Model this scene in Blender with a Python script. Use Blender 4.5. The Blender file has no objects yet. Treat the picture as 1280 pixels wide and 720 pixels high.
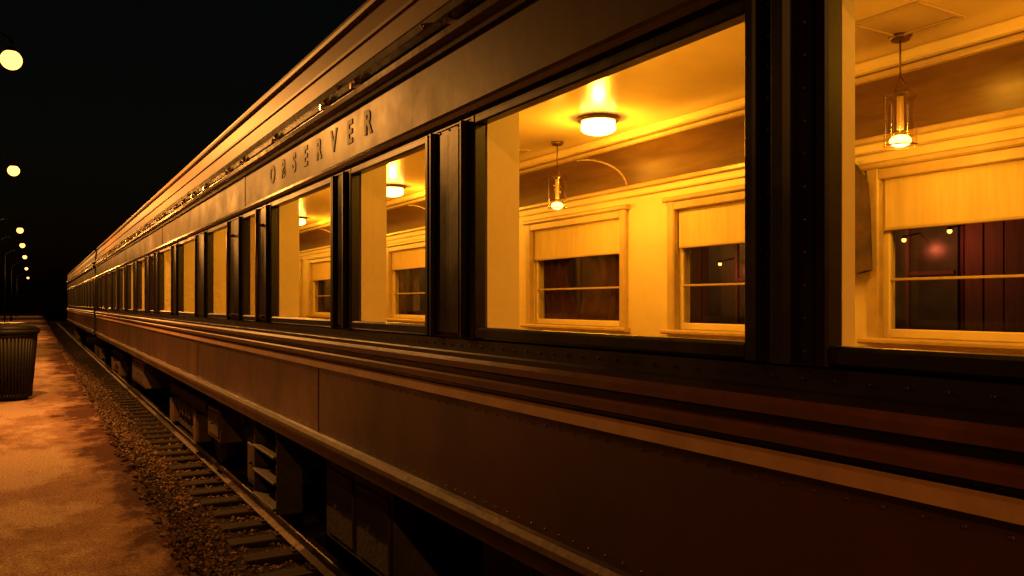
import bpy, math, random
from mathutils import Matrix, Vector, noise
random.seed(7)
sc = bpy.context.scene
F=1000.0; VPX=45.0; TH=math.atan((640-VPX)/F); CT=math.cos(TH); ST=math.sin(TH)
D=1.504; E=1.45
def lat_s(px,Z):
    lat=(px-VPX)*Z*CT/F
    return lat,(Z-lat*ST)/CT

# ------------------------------------------------------------------ materials
def mat(name, base, rough=0.5, var=0.0, base2=None, vscale=6.0, bump=0.0, bscale=40.0, metal=0.0,
        stretch=(1,1,1), spec=0.5, coat=0.0, rvar=0.0, lo=0.35, hi=0.65):
    m=bpy.data.materials.new(name); m.use_nodes=True
    nt=m.node_tree; b=nt.nodes['Principled BSDF']
    b.inputs['Base Color'].default_value=(*base,1); b.inputs['Roughness'].default_value=rough
    b.inputs['Metallic'].default_value=metal; b.inputs['Specular IOR Level'].default_value=spec
    b.inputs['Coat Weight'].default_value=coat
    tc=nt.nodes.new('ShaderNodeTexCoord'); mp=nt.nodes.new('ShaderNodeMapping')
    mp.inputs['Scale'].default_value=stretch
    nt.links.new(tc.outputs['Object'],mp.inputs['Vector'])
    if base2 or rvar:
        n=nt.nodes.new('ShaderNodeTexNoise'); n.inputs['Scale'].default_value=vscale; n.inputs['Detail'].default_value=6
        n.inputs['Roughness'].default_value=0.65
        nt.links.new(mp.outputs[0],n.inputs['Vector'])
        r=nt.nodes.new('ShaderNodeMapRange'); r.inputs[1].default_value=lo; r.inputs[2].default_value=hi
        nt.links.new(n.outputs['Fac'],r.inputs[0])
        if base2:
            mx=nt.nodes.new('ShaderNodeMix'); mx.data_type='RGBA'
            mx.inputs[6].default_value=(*base,1); mx.inputs[7].default_value=(*base2,1)
            nt.links.new(r.outputs[0],mx.inputs[0]); nt.links.new(mx.outputs[2],b.inputs['Base Color'])
        if rvar:
            r2=nt.nodes.new('ShaderNodeMapRange'); r2.inputs[3].default_value=rough-rvar; r2.inputs[4].default_value=rough+rvar
            nt.links.new(r.outputs[0],r2.inputs[0]); nt.links.new(r2.outputs[0],b.inputs['Roughness'])
    if bump:
        n2=nt.nodes.new('ShaderNodeTexNoise'); n2.inputs['Scale'].default_value=bscale; n2.inputs['Detail'].default_value=4
        nt.links.new(tc.outputs['Object'],n2.inputs['Vector'])
        bp=nt.nodes.new('ShaderNodeBump'); bp.inputs['Strength'].default_value=bump; bp.inputs['Distance'].default_value=0.02
        nt.links.new(n2.outputs['Fac'],bp.inputs['Height']); nt.links.new(bp.outputs[0],b.inputs['Normal'])
    return m
def emis(name,col,st):
    m=bpy.data.materials.new(name); m.use_nodes=True; nt=m.node_tree; nt.nodes.clear()
    o=nt.nodes.new('ShaderNodeOutputMaterial'); e=nt.nodes.new('ShaderNodeEmission')
    e.inputs[0].default_value=(*col,1); e.inputs[1].default_value=st; nt.links.new(e.outputs[0],o.inputs[0]); return m
def glassmat(name,tint=(1,1,1),rough=0.02,ior=1.5):
    m=bpy.data.materials.new(name); m.use_nodes=True; nt=m.node_tree; nt.nodes.clear()
    o=nt.nodes.new('ShaderNodeOutputMaterial'); t=nt.nodes.new('ShaderNodeBsdfTransparent'); g=nt.nodes.new('ShaderNodeBsdfGlossy')
    t.inputs[0].default_value=(*tint,1); g.inputs['Roughness'].default_value=rough
    fr=nt.nodes.new('ShaderNodeFresnel'); fr.inputs[0].default_value=ior
    geo=nt.nodes.new('ShaderNodeNewGeometry'); mr=nt.nodes.new('ShaderNodeMapRange')
    mr.inputs[3].default_value=ior; mr.inputs[4].default_value=1/ior   # same reflectance from both sides of a thin pane
    nt.links.new(geo.outputs['Backfacing'],mr.inputs[0]); nt.links.new(mr.outputs[0],fr.inputs[0])
    mx=nt.nodes.new('ShaderNodeMixShader')
    nt.links.new(fr.outputs[0],mx.inputs[0]); nt.links.new(t.outputs[0],mx.inputs[1]); nt.links.new(g.outputs[0],mx.inputs[2])
    nt.links.new(mx.outputs[0],o.inputs[0]); return m

M_body = mat('body_paint',(0.062,0.023,0.012),0.38,base2=(0.038,0.015,0.008),vscale=1.6,stretch=(1,1.0,0.7),bump=0.07,bscale=5,rvar=0.09,spec=.38)
M_letterb = mat('letterboard_paint',(0.050,0.024,0.011),0.48,base2=(0.030,0.015,0.008),vscale=2,bump=0.06,bscale=6,rvar=0.06,spec=.15)
M_roof = mat('roof_paint',(0.175,0.088,0.043),0.55,base2=(0.11,0.056,0.028),vscale=2,bump=0.06,bscale=8,spec=.25)
M_ledge = mat('ledge_gloss',(0.07,0.036,0.017),0.20,base2=(0.04,0.020,0.010),vscale=6,bump=0.14,bscale=5)
M_black = mat('frame_black',(0.008,0.005,0.004),0.33,base2=(0.012,0.007,0.005),vscale=4,bump=0.02,bscale=20,rvar=0.05,spec=.28)
M_red = mat('stripe_red',(0.12,0.038,0.019),0.40,base2=(0.065,0.022,0.012),vscale=5,bump=0.04,bscale=20,spec=.3)
M_gold = mat('stripe_gold',(0.44,0.24,0.12),0.5,base2=(0.30,0.16,0.08),vscale=5,bump=0.04,bscale=20,spec=.3)
M_under = mat('underframe_grime',(0.030,0.02,0.016),0.7,base2=(0.06,0.04,0.03),vscale=5,bump=0.3,bscale=30)
M_box = mat('box_metal',(0.15,0.085,0.05),0.6,base2=(0.07,0.042,0.028),vscale=6,bump=0.2,bscale=20)
M_cream = mat('cream_paint',(0.78,0.64,0.36),0.45,base2=(0.70,0.55,0.29),vscale=2,bump=0.05,bscale=25)
M_ceil = mat('ceiling_paint',(0.78,0.64,0.36),0.22,base2=(0.72,0.58,0.32),vscale=2.5,bump=0.03,bscale=10)
M_trim = mat('trim_paint',(0.55,0.40,0.20),0.35,base2=(0.44,0.31,0.15),vscale=6)
M_frieze = mat('frieze_wood',(0.17,0.092,0.035),0.35,base2=(0.11,0.056,0.022),vscale=5,stretch=(1,.4,3),bump=0.05,bscale=30)
M_shade = mat('roller_shade',(0.74,0.58,0.28),0.8,base2=(0.64,0.48,0.22),vscale=30,stretch=(1,1,.1),bump=0.1,bscale=60)
M_drape = mat('drape_cloth',(0.060,0.022,0.014),0.9,base2=(0.034,0.012,0.008),vscale=9,spec=.1)
M_floor = mat('carpet',(0.12,0.05,0.03),0.9)
M_glass = glassmat('window_glass',(0.98,0.96,0.92),0.015,1.30)
M_lglass = glassmat('lantern_glass',(0.90,0.82,0.6),0.05,1.35)
M_coat = mat('coat_cloth',(0.13,0.07,0.035),0.9,base2=(0.06,0.035,0.02),vscale=7,bump=0.3,bscale=80)
M_brass = mat('brass',(0.16,0.085,0.03),0.45,metal=0.8)
M_rail = mat('rail_steel',(0.15,0.10,0.07),0.45,base2=(0.05,0.03,0.02),vscale=12,metal=0.7)
M_tie = mat('tie_wood',(0.022,0.014,0.010),0.9,base2=(0.045,0.03,0.02),vscale=9,stretch=(.4,3,1),bump=0.5,bscale=30,spec=.2)
M_stone = mat('ballast_stone',(0.30,0.18,0.115),0.9,base2=(0.05,0.03,0.022),vscale=14,bump=0.5,bscale=60,lo=.42,hi=.58,spec=.2)
M_bed = mat('ballast_bed',(0.04,0.025,0.018),0.95,base2=(0.02,0.012,0.01),vscale=40,bump=1.0,bscale=45,spec=.1)
M_ground = mat('ground_dirt',(0.06,0.045,0.03),0.95,base2=(0.03,0.03,0.02),vscale=.6,bump=.4,bscale=5)
M_pole = mat('pole_paint',(0.006,0.006,0.006),0.8,spec=.1)
M_brick = mat('plank_maroon',(0.055,0.018,0.015),0.8,base2=(0.025,0.009,0.008),vscale=5,stretch=(1,6,.4))
M_bin = mat('bin_steel',(0.010,0.008,0.007),0.55,bump=.1,spec=.25)
M_lamp_in = emis('dome_lamp_glow',(1.0,0.60,0.14),8.0)
M_bulb = emis('bulb_glow',(1.0,0.60,0.14),9.0)
M_street = emis('street_lamp_glow',(1.0,0.47,0.085),4.2)

def platform_mat():
    m=bpy.data.materials.new('platform_concrete'); m.use_nodes=True; nt=m.node_tree; b=nt.nodes['Principled BSDF']
    N=nt.nodes.new; L=nt.links.new
    tc=N('ShaderNodeTexCoord')
    mp=N('ShaderNodeMapping'); mp.inputs['Scale'].default_value=(1.0,.6,1); L(tc.outputs['Object'],mp.inputs[0])
    n=N('ShaderNodeTexNoise'); n.inputs['Scale'].default_value=1.1; n.inputs['Detail'].default_value=12; n.inputs['Roughness'].default_value=0.72
    n.inputs['Distortion'].default_value=0.2
    L(mp.outputs[0],n.inputs['Vector'])
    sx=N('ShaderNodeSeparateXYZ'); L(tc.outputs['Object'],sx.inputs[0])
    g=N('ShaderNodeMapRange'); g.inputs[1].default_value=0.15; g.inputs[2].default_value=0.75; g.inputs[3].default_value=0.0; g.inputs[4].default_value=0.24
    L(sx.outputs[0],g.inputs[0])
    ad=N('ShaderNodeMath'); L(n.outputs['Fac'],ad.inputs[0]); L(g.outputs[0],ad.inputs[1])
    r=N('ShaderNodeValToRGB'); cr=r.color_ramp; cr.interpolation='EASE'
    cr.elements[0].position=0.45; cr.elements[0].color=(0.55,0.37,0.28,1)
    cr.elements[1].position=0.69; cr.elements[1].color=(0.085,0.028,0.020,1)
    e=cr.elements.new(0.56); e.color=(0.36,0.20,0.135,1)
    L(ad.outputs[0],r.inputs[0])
    f=N('ShaderNodeTexNoise'); f.inputs['Scale'].default_value=70; f.inputs['Detail'].default_value=5; L(tc.outputs['Object'],f.inputs['Vector'])
    fr=N('ShaderNodeMapRange'); fr.inputs[1].default_value=.3; fr.inputs[2].default_value=.7; fr.inputs[3].default_value=.35; fr.inputs[4].default_value=1.45
    L(f.outputs['Fac'],fr.inputs[0])
    mx=N('ShaderNodeMix'); mx.data_type='RGBA'; mx.blend_type='MULTIPLY'; mx.inputs[0].default_value=1
    L(r.outputs[0],mx.inputs[6]); L(fr.outputs[0],mx.inputs[7]); L(mx.outputs[2],b.inputs['Base Color'])
    b.inputs['Roughness'].default_value=0.95; b.inputs['Specular IOR Level'].default_value=.12
    f2=N('ShaderNodeTexNoise'); f2.inputs['Scale'].default_value=40; f2.inputs['Detail'].default_value=8; L(tc.outputs['Object'],f2.inputs['Vector'])
    bp=N('ShaderNodeBump'); bp.inputs['Strength'].default_value=0.9; bp.inputs['Distance'].default_value=0.025
    L(f2.outputs['Fac'],bp.inputs['Height']); L(bp.outputs[0],b.inputs['Normal'])
    return m
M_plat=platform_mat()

# ------------------------------------------------------------------ mesh builder
class G:
    def __init__(s): s.v=[]; s.f=[]; s.m=[]; s.mats=[]; s.sm=[]
    def mi(s,m):
        if m not in s.mats: s.mats.append(m)
        return s.mats.index(m)
    def face(s,idx,m,smooth=False): s.f.append(idx); s.m.append(s.mi(m)); s.sm.append(smooth)
    def box(s,x0,x1,y0,y1,z0,z1,m):
        x0,x1=min(x0,x1),max(x0,x1); y0,y1=min(y0,y1),max(y0,y1); z0,z1=min(z0,z1),max(z0,z1)
        b=len(s.v); s.v+= [(x0,y0,z0),(x1,y0,z0),(x1,y1,z0),(x0,y1,z0),(x0,y0,z1),(x1,y0,z1),(x1,y1,z1),(x0,y1,z1)]
        for q in ((3,2,1,0),(4,5,6,7),(0,1,5,4),(1,2,6,5),(2,3,7,6),(3,0,4,7)): s.face([b+i for i in q],m)
    def bbox(s,x0,x1,y0,y1,z0,z1,m,c=0.006,axis='z'):
        x0,x1=min(x0,x1),max(x0,x1); y0,y1=min(y0,y1),max(y0,y1); z0,z1=min(z0,z1),max(z0,z1)
        def ring(a0,a1,b0,b1): return [(a0+c,b0),(a1-c,b0),(a1,b0+c),(a1,b1-c),(a1-c,b1),(a0+c,b1),(a0,b1-c),(a0,b0+c)]
        if axis=='z': r=ring(x0,x1,y0,y1); P=[(a,b,z0) for a,b in r]+[(a,b,z1) for a,b in r]
        elif axis=='y': r=ring(x0,x1,z0,z1); P=[(a,y0,b) for a,b in r]+[(a,y1,b) for a,b in r]
        else: r=ring(y0,y1,z0,z1); P=[(x0,a,b) for a,b in r]+[(x1,a,b) for a,b in r]
        k=len(s.v); s.v+=P
        for i in range(8):
            j=(i+1)%8; s.face([k+i,k+j,k+8+j,k+8+i],m)
        s.face([k+i for i in range(8)][::-1],m); s.face([k+8+i for i in range(8)],m)
    def prof(s,pts,y0,y1,mats,x_of):
        k=len(s.v)
        for (o,z) in pts: s.v.append((x_of(o),y0,E+z)); s.v.append((x_of(o),y1,E+z))
        for i in range(len(pts)-1):
            a=k+2*i; s.face([a,a+1,a+3,a+2],mats[i] if isinstance(mats,list) else mats)
    def cyl(s,p0,p1,r0,r1,m,n=16,caps=True):
        p0=Vector(p0);p1=Vector(p1); d=(p1-p0).normalized()
        u=d.orthogonal().normalized(); w=d.cross(u); k=len(s.v)
        for i in range(n):
            a=2*math.pi*i/n; q=u*math.cos(a)+w*math.sin(a)
            s.v.append(tuple(p0+q*r0)); s.v.append(tuple(p1+q*r1))
        for i in range(n):
            j=(i+1)%n; s.face([k+2*i,k+2*j,k+2*j+1,k+2*i+1],m,True)
        if caps: s.face([k+2*i for i in range(n)][::-1],m); s.face([k+2*i+1 for i in range(n)],m)
    def sph(s,c,r,m,seg=14,rings=8,sz=1.0,z0=-1,z1=1):
        k=len(s.v)
        a0=math.asin(z0); a1=math.asin(z1)
        for i in range(rings+1):
            a=a0+(a1-a0)*i/rings
            for j in range(seg):
                b=2*math.pi*j/seg; s.v.append((c[0]+r*math.cos(a)*math.cos(b),c[1]+r*math.cos(a)*math.sin(b),c[2]+r*sz*math.sin(a)))
        for i in range(rings):
            for j in range(seg):
                jj=(j+1)%seg; s.face([k+i*seg+j,k+i*seg+jj,k+(i+1)*seg+jj,k+(i+1)*seg+j],m,True)
    def rivet(s,x,y,z,r,m,sgn=-1):
        k=len(s.v)
        for i in range(6):
            a=math.pi*i/3; s.v.append((x,y+r*math.cos(a),z+r*math.sin(a)))
        for i in range(6):
            a=math.pi*i/3; s.v.append((x+sgn*r*.6,y+r*.6*math.cos(a),z+r*.6*math.sin(a)))
        for i in range(6):
            j=(i+1)%6; s.face([k+i,k+j,k+6+j,k+6+i],m,True)
        s.face([k+6+i for i in range(6)],m)
    def build(s,name,parent=None):
        me=bpy.data.meshes.new(name); me.from_pydata(s.v,[],s.f)
        for m in s.mats: me.materials.append(m)
        me.polygons.foreach_set('material_index',s.m); me.polygons.foreach_set('use_smooth',s.sm); me.update()
        ob=bpy.data.objects.new(name,me); sc.collection.objects.link(ob)
        if parent: ob.parent=parent
        return ob
def empty(name):
    e=bpy.data.objects.new(name,None); sc.collection.objects.link(e); return e
def point(name,loc,power,col,r,parent=None):
    l=bpy.data.lights.new(name,'POINT'); l.energy=power; l.color=col; l.shadow_soft_size=r
    o=bpy.data.objects.new(name,l); o.location=loc; sc.collection.objects.link(o)
    if parent: o.parent=parent
    return o

X=lambda o: D-o
WT=0.715; WB=-0.093
D2=4.10
XO=D2+0.16
INCOL=(1.0,0.41,0.018)

def build_car(name,y0,y1,wins,fwins,detail,lamps,fill_lamps,pend,power):
    root=empty(name)
    g=G()
    low=[(-.05,-.135),(.004,-.145),(.004,-.195),(.02,-.20),(.02,-.218),(.038,-.232),(.038,-.256),(.014,-.266),(.014,-.285),
         (.030,-.297),(.030,-.322),(.0,-.332),(.0,-.342),(.010,-.345),(.018,-.388),(.0,-.394),(.0,-.795),(.022,-.80),(.034,-.822),(.034,-.846),(.004,-.858),(.0,-.93),(-.05,-.945),(-.25,-.945)]
    lm=[M_black,M_black,M_black,M_black,M_red,M_red,M_black,M_black,M_red,M_red,M_black,M_black,M_gold,M_gold,M_black,M_body,M_body,M_box,M_box,M_black,M_body,M_under,M_under]
    g.prof(low,y0,y1,lm,X)
    up=[(-.05,WT+.03),(.004,WT+.03),(.004,.765),(.018,.768),(.028,.785),(.02,.805),(.004,.812),(.004,1.065),(.02,1.07),(.028,1.095),(.05,1.11),(.055,1.135),(.025,1.15),(.025,1.175),
        (.058,1.192),(.068,1.22),(.06,1.235),(.015,1.24),(.0,1.26),(-.008,1.40),(.004,1.403),(.004,1.42),(-.01,1.423),(-.03,1.56),(.0,1.565),(.004,1.585),(.0,1.605),(-.06,1.61),(-.25,1.72),(-.7,1.82),(-1.38,1.86)]
    um=[M_black,M_black,M_black,M_ledge,M_ledge,M_black,M_letterb,M_black,M_ledge,M_ledge,M_ledge,M_black,M_black,M_ledge,M_ledge,M_ledge,M_black,M_black]+[M_roof]*5+[M_ledge]+[M_roof]*8
    g.prof(up,y0,y1,um[:len(up)-1],X)
    g.prof([(-1.38,1.86),(-.7,1.82),(-.25,1.72),(.0,1.605),(.0,1.24),(.05,1.2),(.05,1.1),(0,1.07),(0,WT+.1)],y0,y1,M_roof,lambda o:XO+o)
    g.prof([(0,-.2),(0,-.94),(-.25,-.945)],y0,y1,M_body,lambda o:XO+o)
    g.box(D+.25,XO-.25,y0,y1,E-.96,E-.90,M_under)
    for (a,b) in ((y0,y0+.05),(y1-.05,y1)):
        g.box(D+.02,XO-.02,a,b,E-.9,E+1.60,M_black)
    g.build('body_shell',root)
    g=G(); cream=G(); sash=G(); gl=G()
    edges=[y0]+[v for w in wins for v in (w[0],w[1])]+[y1]
    for i in range(0,len(edges),2):
        a,b=edges[i],edges[i+1]
        fw=0.032
        g.box(X(0),X(-.05),a+ (0 if i==0 else fw),b-(0 if i==len(edges)-2 else fw),E-.140,E+WT+.035,M_black)
        w=b-a
        if w<3 and detail:
            m=(a+b)/2; z0=E-.138; z1=E+WT+.028
            if w<.3:
                g.bbox(X(.030),X(-.001),m-.028,m+.028,z0,z1,M_black,.012)
            else:
                for q in (a+.085,b-.085): g.bbox(X(.026),X(-.001),q-.016,q+.016,z0,z1,M_black,.01)
                g.bbox(X(.012),X(-.001),a+.125,b-.125,z0+.02,z1-.02,M_black,.006)
                g.box(X(.0125),X(.001),m-.004,m+.004,z0+.03,z1-.03,M_black)
            if w>.2:
                for zz in [z0+.03+k*.075 for k in range(12)]:
                    for q in ((m-.05,m+.05) if w<.3 else (a+.05,b-.05)):
                        g.rivet(X(.0),q,zz,.006,M_black)
        aa=a+.004 if i else a; bb=b-.004 if i<len(edges)-2 else b
        dep=.10 if (detail and abs(a-1.163)<.01) else .205
        cream.box(X(-.055),D+dep,aa,bb,E-.14,E+.93,M_cream)
    for w in wins:
        a,b=w[0],w[1]; fz0=E-.138; fz1=E+WT+.034
        o0=.010; o1=-.045
        sash.bbox(X(o0),X(o1),a-.028,a+.006,fz0,fz1,M_black,.006)
        sash.bbox(X(o0),X(o1),b-.006,b+.028,fz0,fz1,M_black,.006)
        sash.bbox(X(o0-.002),X(o1),a+.006,b-.006,fz0,E+WB,M_black,.008,'y')
        sash.bbox(X(o0-.002),X(o1),a+.006,b-.006,E+WT,fz1,M_black,.006,'y')
        gl.v+= [(X(-.028),a,E+WB-.004),(X(-.028),a,E+WT+.004),(X(-.028),b,E+WT+.004),(X(-.028),b,E+WB-.004)]
        k=len(gl.v)-4; gl.face([k+3,k+2,k+1,k][::-1],M_glass)
    g.build('window_pillars',root); sash.build('window_sashes',root); gl.build('window_glass',root)
    cream.box(X(-.055),D+.15,y0+.06,y1-.06,E-.9,E-.142,M_cream)
    cream.box(X(-.055),D+.21,y0+.06,y1-.06,E+.932,E+1.295,M_frieze)
    cream.build('inner_lining',root)
    c=G()
    c.box(X(-.06),D2+.1,y0+.06,y1-.06,E+1.30,E+1.33,M_ceil)
    c.box(X(-.06),D2+.1,y0+.06,y1-.06,E-.90,E-.88,M_floor)
    c.build('ceiling_and_floor',root)
    fwl=G()
    fe=[y0+.06]+[v for w in fwins for v in (w[0],w[1])]+[y1-.06]
    for i in range(0,len(fe),2):
        fwl.box(D2,XO-.01,fe[i],fe[i+1],E-.2,E+.79,M_cream)
    fwl.box(D2,XO-.01,y0+.06,y1-.06,E-.88,E-.2,M_cream)
    fwl.box(D2,XO-.01,y0+.06,y1-.06,E+.79,E+1.30,M_cream)
    k=len(fwl.v)
    pr=[(D2-.012,.95),(D2-.03,1.02),(D2-.075,1.11),(D2-.15,1.185),(D2-.2,1.215)]
    for (x,z) in pr: fwl.v.append((x,y0+.06,E+z)); fwl.v.append((x,y1-.06,E+z))
    for i in range(len(pr)-1): fwl.face([k+2*i,k+2*i+1,k+2*i+3,k+2*i+2],M_frieze,True)
    fwl.bbox(D2-.028,D2-.001,y0+.06,y1-.06,E+.915,E+.95,M_trim,.007,'y')
    fwl.bbox(D2-.245,D2-.19,y0+.06,y1-.06,E+1.205,E+1.24,M_trim,.01,'y')
    fwl.bbox(D2-.30,D2-.235,y0+.06,y1-.06,E+1.24,E+1.299,M_cream,.012,'y')
    fwl.bbox(D2-.016,D2-.001,y0+.06,y1-.06,E+.855,E+.868,M_trim,.003,'y')
    fwl.build('far_wall',root)
    ft=G(); fg=G(); dr=G()
    for (a,b) in fwins:
        ft.bbox(D2-.035,D2+.02,a-.06,a+.02,E-.19,E+.76,M_trim,.01)
        ft.bbox(D2-.035,D2+.02,b-.02,b+.06,E-.19,E+.76,M_trim,.01)
        ft.bbox(D2-.05,D2+.02,a-.09,b+.09,E+.76,E+.80,M_trim,.01,'y')
        ft.bbox(D2-.033,D2+.02,a+.02,b-.02,E+.70,E+.76,M_trim,.006,'y')
        ft.bbox(D2-.07,D2+.02,a-.09,b+.09,E-.225,E-.19,M_trim,.01,'y')
        ft.bbox(D2+.035,D2+.07,a+.0,a+.045,E-.19,E+.70,M_cream,.006)
        ft.bbox(D2+.035,D2+.07,b-.045,b,E-.19,E+.70,M_cream,.006)
        ft.bbox(D2+.035,D2+.07,a+.045,b-.045,E-.19,E-.14,M_cream,.006,'y')
        ft.bbox(D2+.037,D2+.06,a+.045,b-.045,E+.13,E+.145,M_trim,.003,'y')
        sb=.43 - (0.0 if (a>1 and a<6) else random.uniform(-.05,.12))
        ft.box(D2+.012,D2+.016,a+.03,b-.03,E+sb,E+.70,M_shade)
        ft.bbox(D2+.006,D2+.022,a+.03,b-.03,E+sb-.018,E+sb-.0005,M_trim,.004,'y')
        k=len(fg.v); fg.v+= [(D2+.05,a+.04,E-.145),(D2+.05,b-.04,E-.145),(D2+.05,b-.04,E+.70),(D2+.05,a+.04,E+.70)]; fg.face([k,k+1,k+2,k+3],M_glass)
        spans=[]
        if detail and 5<a<6: spans=[(a+.05,a+.75),(b-.62,b-.05)]
        elif detail and 3<a<4: spans=[(a+.05,a+.33)]
        elif detail and a>7: spans=[(a+.05,a+.30),(b-.30,b-.05)]
        for (p,q) in spans:
            k=len(dr.v); nn=40; mm=10
            for r_ in range(mm+1):
                t=r_/mm; z=E+.62-t*.77; pinch=1-.28*math.sin(math.pi*min(1,t*1.1))**2
                for c_ in range(nn+1):
                    u=c_/nn
                    yy=(q-(q-p)*u*pinch) if (q>b-.1) else (p+(q-p)*u*pinch)
                    xx=D2+.105+.018*math.sin(u*26+1.5*math.sin(u*5)+t*.8)+.006*math.sin(u*61)
                    dr.v.append((xx,yy,z))
            for r_ in range(mm):
                for c_ in range(nn):
                    i0=k+r_*(nn+1)+c_; dr.face([i0,i0+1,i0+nn+2,i0+nn+1],M_drape,True)
    ft.build('far_window_trim',root); fg.build('far_window_glass',root)
    if dr.v: dr.build('window_drapes',root)
    ribs=G()
    if detail:
        cs=[5.05,8.6,12.2,1.3]
        for cc in cs:
            pts=[]
            for t in range(0,11):
                u=t/10*math.pi/2
                yy=cc-.45+.45*math.sin(u)
                hh=.95+.255*math.cos(u)
                for q in range(len(pr)-1):
                    if pr[q][1]<=hh<=pr[q+1][1]+1e-6:
                        tt=(hh-pr[q][1])/(pr[q+1][1]-pr[q][1]); xx=pr[q][0]+(pr[q+1][0]-pr[q][0])*tt; break
                pts.append((xx-.006,cc+.45-(yy-cc+.45),E+hh))
            for p,q in zip(pts[:-1],pts[1:]): ribs.cyl(p,q,.008,.008,M_trim,8)
        ribs.build('cove_ribs',root)
    for (yy,lx,pw) in [(v,3.38,power) for v in lamps]+[(v,2.25,power*(.38 if v<6 else (.75 if v<26 else 1.0))) for v in fill_lamps]:  # second row, near the windows, is added out of view to brighten the jambs
        l=G()
        l.cyl((lx,yy,E+1.299),(lx,yy,E+1.275),.15,.14,M_brass,24)
        l.cyl((lx,yy,E+1.275),(lx,yy,E+1.225),.118,.125,M_lamp_in,24,False)
        l.sph((lx,yy,E+1.225),.125,M_lamp_in,24,5,.35,-1,0)
        l.build('dome_or_fill_lamp',root)
        point('dome_or_fill_light',(lx,yy,E+1.12),pw,INCOL,.05,root)
    for yy in pend:
        l=G(); lx=3.6; zb=E+.765
        l.cyl((lx,yy,E+1.299),(lx,yy,E+1.275),.055,.04,M_brass,16)
        l.cyl((lx,yy,E+1.275),(lx,yy,zb+.33),.0045,.0045,M_brass,8)
        for sg in (-1,1):
            l.cyl((lx,yy,zb+.34),(lx,yy+sg*.04,zb+.26),.004,.004,M_brass,6)
        l.cyl((lx,yy,zb+.27),(lx,yy,zb+.245),.02,.074,M_brass,18)
        l.cyl((lx,yy,zb+.247),(lx,yy,zb),.074,.074,M_lglass,24,False)
        l.cyl((lx,yy,zb+.004),(lx,yy,zb-.003),.077,.077,M_brass,24,False)
        l.cyl((lx,yy,zb+.24),(lx,yy,zb+.08),.016,.016,M_cream,8)
        l.sph((lx,yy,zb+.025),.05,M_bulb,14,8,.6)
        l.build('pendant_lantern',root)
        if yy>0: point('pendant_light',(lx,yy,zb-.05),power*.22,INCOL,.03,root)
    return root

W1=[(-1.6,-.6),(-.35,1.163),(1.394,2.81),(3.27,4.26),(4.61,6.01),(6.5,6.95),(7.59,8.58),(9.29,10.49),(11.08,12.25),(12.85,13.3),(13.97,15.0),(15.7,16.8),(17.4,18.5),(19.1,20.2),(20.8,21.9),(22.5,23.6),(24.2,25.1)]
FW=[(-2.4,-1.0),(-.35,.75),(1.4,2.83),(3.45,4.51),(5.12,6.52),(7.1,8.1),(8.7,10.1),(10.7,11.7),(12.3,13.7),(14.3,15.3),(15.9,17.3),(18,19),(19.6,21),(21.6,22.6),(23.2,24.6)]
car=build_car('passenger_car',-4.5,26.0,W1,FW,True,[.78,4.5,8.26,12.0],[-.2,1.5,3.1,4.9,7.4,9.2,11.0,13.5,15.7,18.0,20.4,23.2],[2.37,5.34],50)  # second lamp list is the added near-side fill row
W2=[(27.6+1.75*i,28.7+1.75*i) for i in range(13)]
car2=build_car('passenger_car',26.9,51.0,W2,[(w[0],w[1]) for w in W2],False,[],[28.2,32.5,38,44],[],110)

g=G()
y=-.5
while y<14:
    g.rivet(X(.004),y,E+.742,.0055,M_black); g.rivet(X(.004),y+.03,E-.17,.0055,M_black)
    g.rivet(X(.0),y,E-.42,.0055,M_body); g.rivet(X(.0),y,E-.775,.0055,M_body)
    g.rivet(X(.0),y,E-.895,.006,M_body)
    y+=.085
for ys in (0.6,4.9,9.2,13.5,17.8,22.1):
    g.bbox(X(.004),X(-.002),ys-.03,ys+.03,E-.79,E-.40,M_body,.002)
    for z in [E-.43-k*.07 for k in range(5)]:
        g.rivet(X(.004),ys-.015,z,.005,M_body); g.rivet(X(.004),ys+.015,z,.005,M_body)
for ys in (6.9,12,17.2):
    g.box(X(.007),X(.002),ys-.025,ys+.025,E+.815,E+1.063,M_letterb)
for ys in (6.22,7.3):
    g.cyl((X(.06),ys,E-.12),(X(.06),ys,E+.62),.013,.013,M_brass,10)
    for z in (E-.1,E+.6): g.cyl((X(.06),ys,z),(X(-.0),ys,z),.010,.014,M_brass,8)
M_glint_clip=mat('glint_clip_steel',(0.35,0.24,0.14),0.18,metal=.9)  # bright steel for clips and studs added along the drip rail to glint
y=1.2
while y<22:
    yy=y+random.uniform(-.05,.05)
    g.bbox(X(.064),X(.02),yy-.012,yy+.012,E+1.147,E+1.178,M_glint_clip,.004,'x')
    if int(y*3)%3==0: g.sph((X(.066),yy+.2,E+1.20),.012,M_glint_clip,10,6)
    y+=random.choice((.55,.7,1.1))
g.build('rivets_and_seams',car)
cu=bpy.data.curves.new('lettering','FONT'); cu.body='OBSERVER'; cu.size=.175; cu.extrude=.0015; cu.offset=.006; cu.space_character=3.1; cu.align_x='CENTER'; cu.align_y='CENTER'
cu.materials.append(mat('letter_dark',(0.014,0.008,0.004),0.55,spec=.15,base2=(0.045,0.024,0.011),vscale=7,bump=.1,bscale=25))
t=bpy.data.objects.new('lettering',cu); sc.collection.objects.link(t)
t.matrix_world=Matrix(((0,0,-1,X(.006)),(-1,0,0,5.0),(0,1,0,E+.95),(0,0,0,1))); t.parent=car

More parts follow.
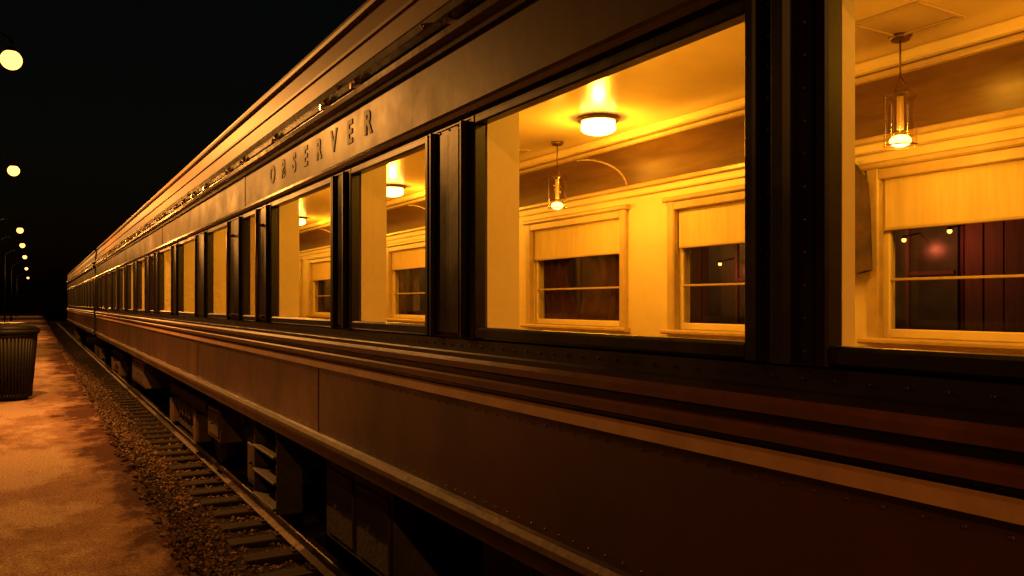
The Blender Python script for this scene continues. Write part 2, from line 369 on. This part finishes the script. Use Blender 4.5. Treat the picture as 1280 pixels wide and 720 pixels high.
g=G()
def ubox(a,b,z0,z1,x0=D+.10,x1=D+.8,m=M_box):
    g.bbox(x0,x1,a,b,E+z0,E+z1,m,.012,'y')
    n=max(1,int((b-a)/.5))
    for i in range(n):
        c0=a+(b-a)*(i+.08)/n; c1=a+(b-a)*(i+.92)/n
        g.bbox(x0-.014,x0-.001,c0,c1,E+z0+.05,E+z1-.05,m,.004,'y')
        g.cyl((x0-.04,(c0+c1)/2,E+(z0+z1)/2),(x0-.014,(c0+c1)/2,E+(z0+z1)/2),.012,.012,M_under,8)
ubox(4.2,5.4,-1.60,-1.06,D+.22,D+.9,M_under)
ubox(7.1,7.5,-1.62,-1.2,D+.16,D+.6)
ubox(9.0,9.7,-1.5,-1.15,D+.2,D+.7)
ubox(2.3,3.3,-1.45,-1.05,D+.3,D+.9,M_under)
ubox(15.5,17.5,-1.5,-1.05,D+.15,D+.8)
for ys in (4.4,5.2,6.0,6.9,7.2,7.4,8.4,9.2,9.5,15,16,17,18): g.bbox(D+.3,D+.36,ys-.03,ys+.03,E-1.25,E-.94,M_under,.008)
g.cyl((D+.34,3.4,E-1.12),(D+.34,14,E-1.12),.022,.022,M_under,8)
g.cyl((D+.6,7.7,E-1.35),(D+.6,8.9,E-1.35),.2,.2,M_under,20)
for k in range(3):
    g.bbox(D+.06,D+.30,6.22,6.9,E-1.20-k*.20,E-1.175-k*.20,M_under,.006,'y')
for q in (6.2,6.92): g.bbox(D+.08,D+.28,q-.015,q+.015,E-1.62,E-.945,M_under,.004)
g.build('underbody_equipment',car)
def truck(parent,yc):
    g=G()
    zr=-2.05
    for k in (-1.05,1.05):
        for xw in (2.03,3.55):
            g.cyl((xw+.02,yc+k,E+zr+.46),(xw+.14,yc+k,E+zr+.46),.46,.46,M_under,28)
            g.cyl((xw-.01,yc+k,E+zr+.46),(xw+.02,yc+k,E+zr+.46),.2,.3,M_rail,20)
        g.cyl((1.8,yc+k,E+zr+.46),(3.8,yc+k,E+zr+.46),.08,.08,M_under,12)
        g.bbox(1.74,1.95,yc+k-.13,yc+k+.13,E+zr+.30,E+zr+.64,M_box,.03)
    g.bbox(1.80,1.92,yc-1.5,yc+1.5,E+zr+.66,E+zr+.84,M_under,.02,'y')
    g.bbox(1.80,1.92,yc-.6,yc+.6,E+zr+.30,E+zr+.42,M_under,.02,'y')
    for q in (-.4,-.15,.15,.4): g.cyl((1.84,yc+q,E+zr+.42),(1.84,yc+q,E+zr+.66),.07,.07,M_box,14)
    g.build('truck',parent)
truck(car,11.9); truck(car,22.8); truck(car2,30); truck(car2,47)
truck(car,-2.0)

coat=empty('hanging_coat'); g=G()
n=20; rows=12
k=len(g.v)
for r in range(rows+1):
    t=r/rows; z=E+.84-t*.66; hw=.055+.11*min(1,t*4)**.7+.03*t; th=.035+.035*math.sin(math.pi*min(1,t*1.3+.1))
    for i in range(n):
        a=2*math.pi*i/n; w=1+.12*math.sin(5*a+t*2)
        g.v.append((D2-.09+th*math.cos(a)*w,3.02+hw*math.sin(a)*w,z+.01*math.sin(3*a)))
for r in range(rows):
    for i in range(n):
        j=(i+1)%n; g.face([k+r*n+i,k+r*n+j,k+(r+1)*n+j,k+(r+1)*n+i],M_coat,True)
g.build('coat_body',coat)
g=G(); g.cyl((D2-.001,3.02,E+.86),(D2-.09,3.02,E+.87),.008,.008,M_brass,8); g.sph((D2-.09,3.02,E+.87),.014,M_brass,8,6); g.build('hook',coat)
vent=G()
for (cx,cy) in ((3.42,2.22),(3.42,5.9)):
    vent.bbox(cx-.17,cx+.17,cy-.17,cy-.15,E+1.290,E+1.299,M_trim,.003,'x')
    vent.bbox(cx-.17,cx+.17,cy+.15,cy+.17,E+1.290,E+1.299,M_trim,.003,'x')
    vent.bbox(cx-.17,cx-.15,cy-.149,cy+.149,E+1.290,E+1.299,M_trim,.003,'y')
    vent.bbox(cx+.15,cx+.17,cy-.149,cy+.149,E+1.290,E+1.299,M_trim,.003,'y')
vent.build('ceiling_vent',car)

# ------------------------------------------------------------------ platform, track, ground
g=G(); S=400
g.v+=[(-S,-S,-.86),(S,-S,-.86),(S,S,-.86),(-S,S,-.86)]; g.face([0,1,2,3],M_ground); g.build('ground')
def edge(y): return .74+.05*noise.noise(Vector((y*.6,3,0)))+.045*noise.noise(Vector((y*3,7,0)))+.02*noise.noise(Vector((y*9,7,0)))
g=G(); ys=[-6+.06*i for i in range(int(60/.06))]+[54+2*i for i in range(60)]
for y in ys:
    e=edge(y)
    g.v+=[(-9,y,-.80),(-9,y,0),(-1,y,0),(e-.05,y,0),(e,y,-.018),(e+.02,y,-.30)]
for i in range(len(ys)-1):
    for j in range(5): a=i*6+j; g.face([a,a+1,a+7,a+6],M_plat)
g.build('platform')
def gh(x):
    if x<1.40: return -.05-(x-.7)/(.70)*.70
    return -.75-min(1,(x-1.4)/.3)*.04
g=G(); xs=[.70+.05*i for i in range(15)]+[1.5,1.8,2.3,2.9,3.5,4.2]; ys=[-4+.1*i for i in range(400)]+[36+3*i for i in range(60)]
for y in ys:
    for x in xs: g.v.append((x,y,gh(x)+.02*noise.noise(Vector((x*6,y*6,1)))))
for i in range(len(ys)-1):
    for j in range(len(xs)-1): a=i*len(xs)+j; g.face([a,a+1,a+1+len(xs),a+len(xs)],M_bed,True)
g.v+=[(4.2,-4,-.79),(5.2,-4,-.85),(5.2,213,-.85),(4.2,213,-.79)]; k=len(g.v)-4; g.face([k,k+1,k+2,k+3],M_bed)
g.build('track_bed')
import bmesh
bm=bmesh.new(); bmesh.ops.create_icosphere(bm,subdivisions=1,radius=1); iv=[v.co.copy() for v in bm.verts]; iff=[[v.index for v in f.verts] for f in bm.faces]; bm.free()
g=G(); mi=g.mi(M_stone)
for n_ in range(15000):
    y=3+30*random.random()**1.6; x=.66+ (random.random()**1.3)*1.6
    if x<.76 and random.random()<.75: continue
    r=random.uniform(.007,.024)*(1.0+ .02*y); k=len(g.v)
    z=(gh(x) if x>.76 else -.005)+r*.35
    A=Matrix.Rotation(random.uniform(0,6.28),3,'Z')@Matrix.Rotation(random.uniform(0,6.28),3,'X')
    sc3=Vector((random.uniform(.6,1.4),random.uniform(.7,1.3),random.uniform(.4,.9)))
    for v in iv:
        w=A@Vector((v.x*sc3.x,v.y*sc3.y,v.z*sc3.z))*r*random.uniform(.85,1.12); g.v.append((x+w.x,y+w.y,z+w.z))
    for f in iff: g.f.append([k+i for i in f]); g.m.append(mi); g.sm.append(False)
g.build('ballast_gravel')
tr=empty('railway_track')
g=G(); y=-3
while y<120:
    g.bbox(1.55+random.uniform(-.04,.04),4.15,y-.11,y+.11,-.86,-.735+random.uniform(-.006,.006),M_tie,.012,'x'); y+=.56
g.build('ties',tr)
g=G()
for xr in (2.05,3.56):
    p=[(-.07,-.735),(-.07,-.72),(-.012,-.70),(-.010,-.645),(-.036,-.635),(-.036,-.605),(-.028,-.598),(.028,-.598),(.036,-.605),(.036,-.635),(.010,-.645),(.012,-.70),(.07,-.72),(.07,-.735)]
    k=len(g.v)
    for (x,z) in p: g.v.append((xr+x,-4,z)); g.v.append((xr+x,210,z))
    for i in range(len(p)-1): g.face([k+2*i,k+2*i+1,k+2*i+3,k+2*i+2],M_rail)
    y=-3
    while y<40:
        g.box(xr-.12,xr-.072,y-.07,y+.07,-.736,-.715,M_rail); g.cyl((xr-.09,y,-.715),(xr-.09,y,-.70),.012,.012,M_rail,6); y+=.56
g.build('rails',tr)

# ------------------------------------------------------------------ street lamps
OUT=(1.0,0.38,0.065)
def street_lamp(lat,s,z,power,pole_dx=-1.1):
    r=empty('street_lamp'); g=G()
    px=lat+pole_dx
    g.cyl((px,s,0),(px,s,.35),.11,.09,M_pole,12); g.cyl((px,s,.35),(px,s,z+.15),.055,.04,M_pole,12)
    pts=[(px,s,z+.15)]
    for i in range(1,9):
        t=i/8; pts.append((px+(lat-px)*t,s,z+.15+.30*math.sin(math.pi*t*.9)))
    for p,q in zip(pts[:-1],pts[1:]): g.cyl(p,q,.02,.02,M_pole,8)
    g.cyl(pts[-1],(lat,s,z+.12),.02,.03,M_pole,8)
    g.cyl((lat,s,z+.16),(lat,s,z+.09),.04,.10,M_pole,20,False)
    g.build('post',r)
    b=G(); b.sph((lat,s,z),.120,M_street,18,12); b.build('globe',r)
    point('lamp_light',(lat,s,z-.16),power,OUT,.04,r)
for (px,Z,h,pw) in ((14,9.9,3.02,1300),(17,18,3.0,1100),(25,32.6,3.0,800),(28,41,3.0,300),(31,52,3.05,300),(33,68,3.0,300),(35,92,3.0,300)):
    lat,s=lat_s(px,Z); street_lamp(lat,s,E+h,pw)
street_lamp(-1.4,-4.5,E+3.0,560)

lat,s=lat_s(12,12.1); r=empty('trash_bin'); g=G()
g.cyl((lat,s,.02),(lat,s,.10),.25,.25,M_bin,24)
for i in range(44):
    a=2*math.pi*i/44; c,sn=math.cos(a),math.sin(a)
    g.cyl((lat+.275*c,s+.275*sn,.05),(lat+.345*c,s+.345*sn,.98),.019,.024,M_bin,6)
g.cyl((lat,s,.08),(lat,s,.97),.27,.338,M_bin,32)
for z,rr in ((.08,.29),(.98,.37)): g.cyl((lat,s,z-.03),(lat,s,z+.02),rr,rr,M_bin,28)
g.cyl((lat,s,1.0),(lat,s,1.06),.39,.41,M_bin,28); g.cyl((lat,s,1.06),(lat,s,1.14),.41,.30,M_bin,28); g.cyl((lat,s,1.14),(lat,s,1.17),.30,.18,M_bin,28)
g.build('bin_body',r)

b=empty('wooden_warehouse'); g=G()
g.box(12,20,-6,40,-.86,5.5,M_brick)
y=-5.9
while y<39.9:
    g.bbox(11.965+random.uniform(-.01,.01),11.999,y,y+.27,-.86,5.4,M_brick,.006); y+=.29
for i in range(12): g.bbox(11.88,11.95,-5+i*3.6,-4.75+i*3.6,-.86,5.4,M_brick,.01)
for i in range(11):
    a=-3.9+i*3.6
    g.bbox(11.90,11.95,a,a+1.6,.9,2.9,M_black,.01); g.box(11.87,11.899,a+.77,a+.83,.95,2.85,M_brick); g.box(11.87,11.899,a+.05,a+.76,1.9,1.96,M_brick)
g.bbox(11.8,20.1,-6.1,40.1,5.5,5.8,M_trim,.02,'y')
g.build('walls',b)
for (px,py,l) in ((1130,300,11.5),(1187,289,11.5),(900,330,11.5)):
    Z=F*l/(CT*(px-VPX)); ss=(Z-l*ST)/CT; z=E+(380-py)/F*Z
    g=G(); g.sph((l,ss,z),.035,M_street,10,8); g.cyl((l,ss,z+.05),(l+.38,ss,z+.12),.015,.015,M_pole,8); g.cyl((l,ss,z+.07),(l,ss,z+.02),.02,.05,M_pole,12,False); g.build('wall_lamp',b)
    point('wall_lamp_light',(l-.05,ss,z-.12),18,(1,.16,.06),.03,b)

g=G(); M_leaf=mat('leaf_dark',(0.05,0.06,0.02),0.8)
for n_ in range(5000):
    x=random.uniform(-60,10); y=random.uniform(140,160); top=5+3*noise.noise(Vector((x*.12,0,0)))+1.5*noise.noise(Vector((x*.6,2,0)))
    z=random.uniform(-.8,top); sz=random.uniform(.3,.8); k=len(g.v)
    u=Vector((random.gauss(0,1),random.gauss(0,1),random.gauss(0,1))).normalized(); w=u.orthogonal().normalized()
    c=Vector((x,y,z)); 
    for q in (c+u*sz,c+w*sz,c-u*sz,c-w*sz): g.v.append(tuple(q))
    g.face([k,k+1,k+2,k+3],M_leaf)
g.build('distant_trees')

w=bpy.data.worlds.new('World'); sc.world=w; w.use_nodes=True; nt=w.node_tree
bg=nt.nodes['Background']; sky=nt.nodes.new('ShaderNodeTexSky'); sky.sky_type='NISHITA'; sky.sun_disc=False
sky.sun_elevation=math.radians(0); sky.sun_rotation=math.radians(200)
nt.links.new(sky.outputs[0],bg.inputs[0]); bg.inputs[1].default_value=.0025
cam=bpy.data.cameras.new('camera'); co=bpy.data.objects.new('camera',cam); sc.collection.objects.link(co)
cam.sensor_width=36; cam.lens=F/1280*36; cam.shift_y=20/1280; cam.clip_end=1500; cam.clip_start=.05
co.location=(0,0,E); co.rotation_euler=(math.radians(90),0,-TH); sc.camera=co
sc.view_settings.view_transform='Standard'; sc.view_settings.look='None'; sc.view_settings.exposure=0
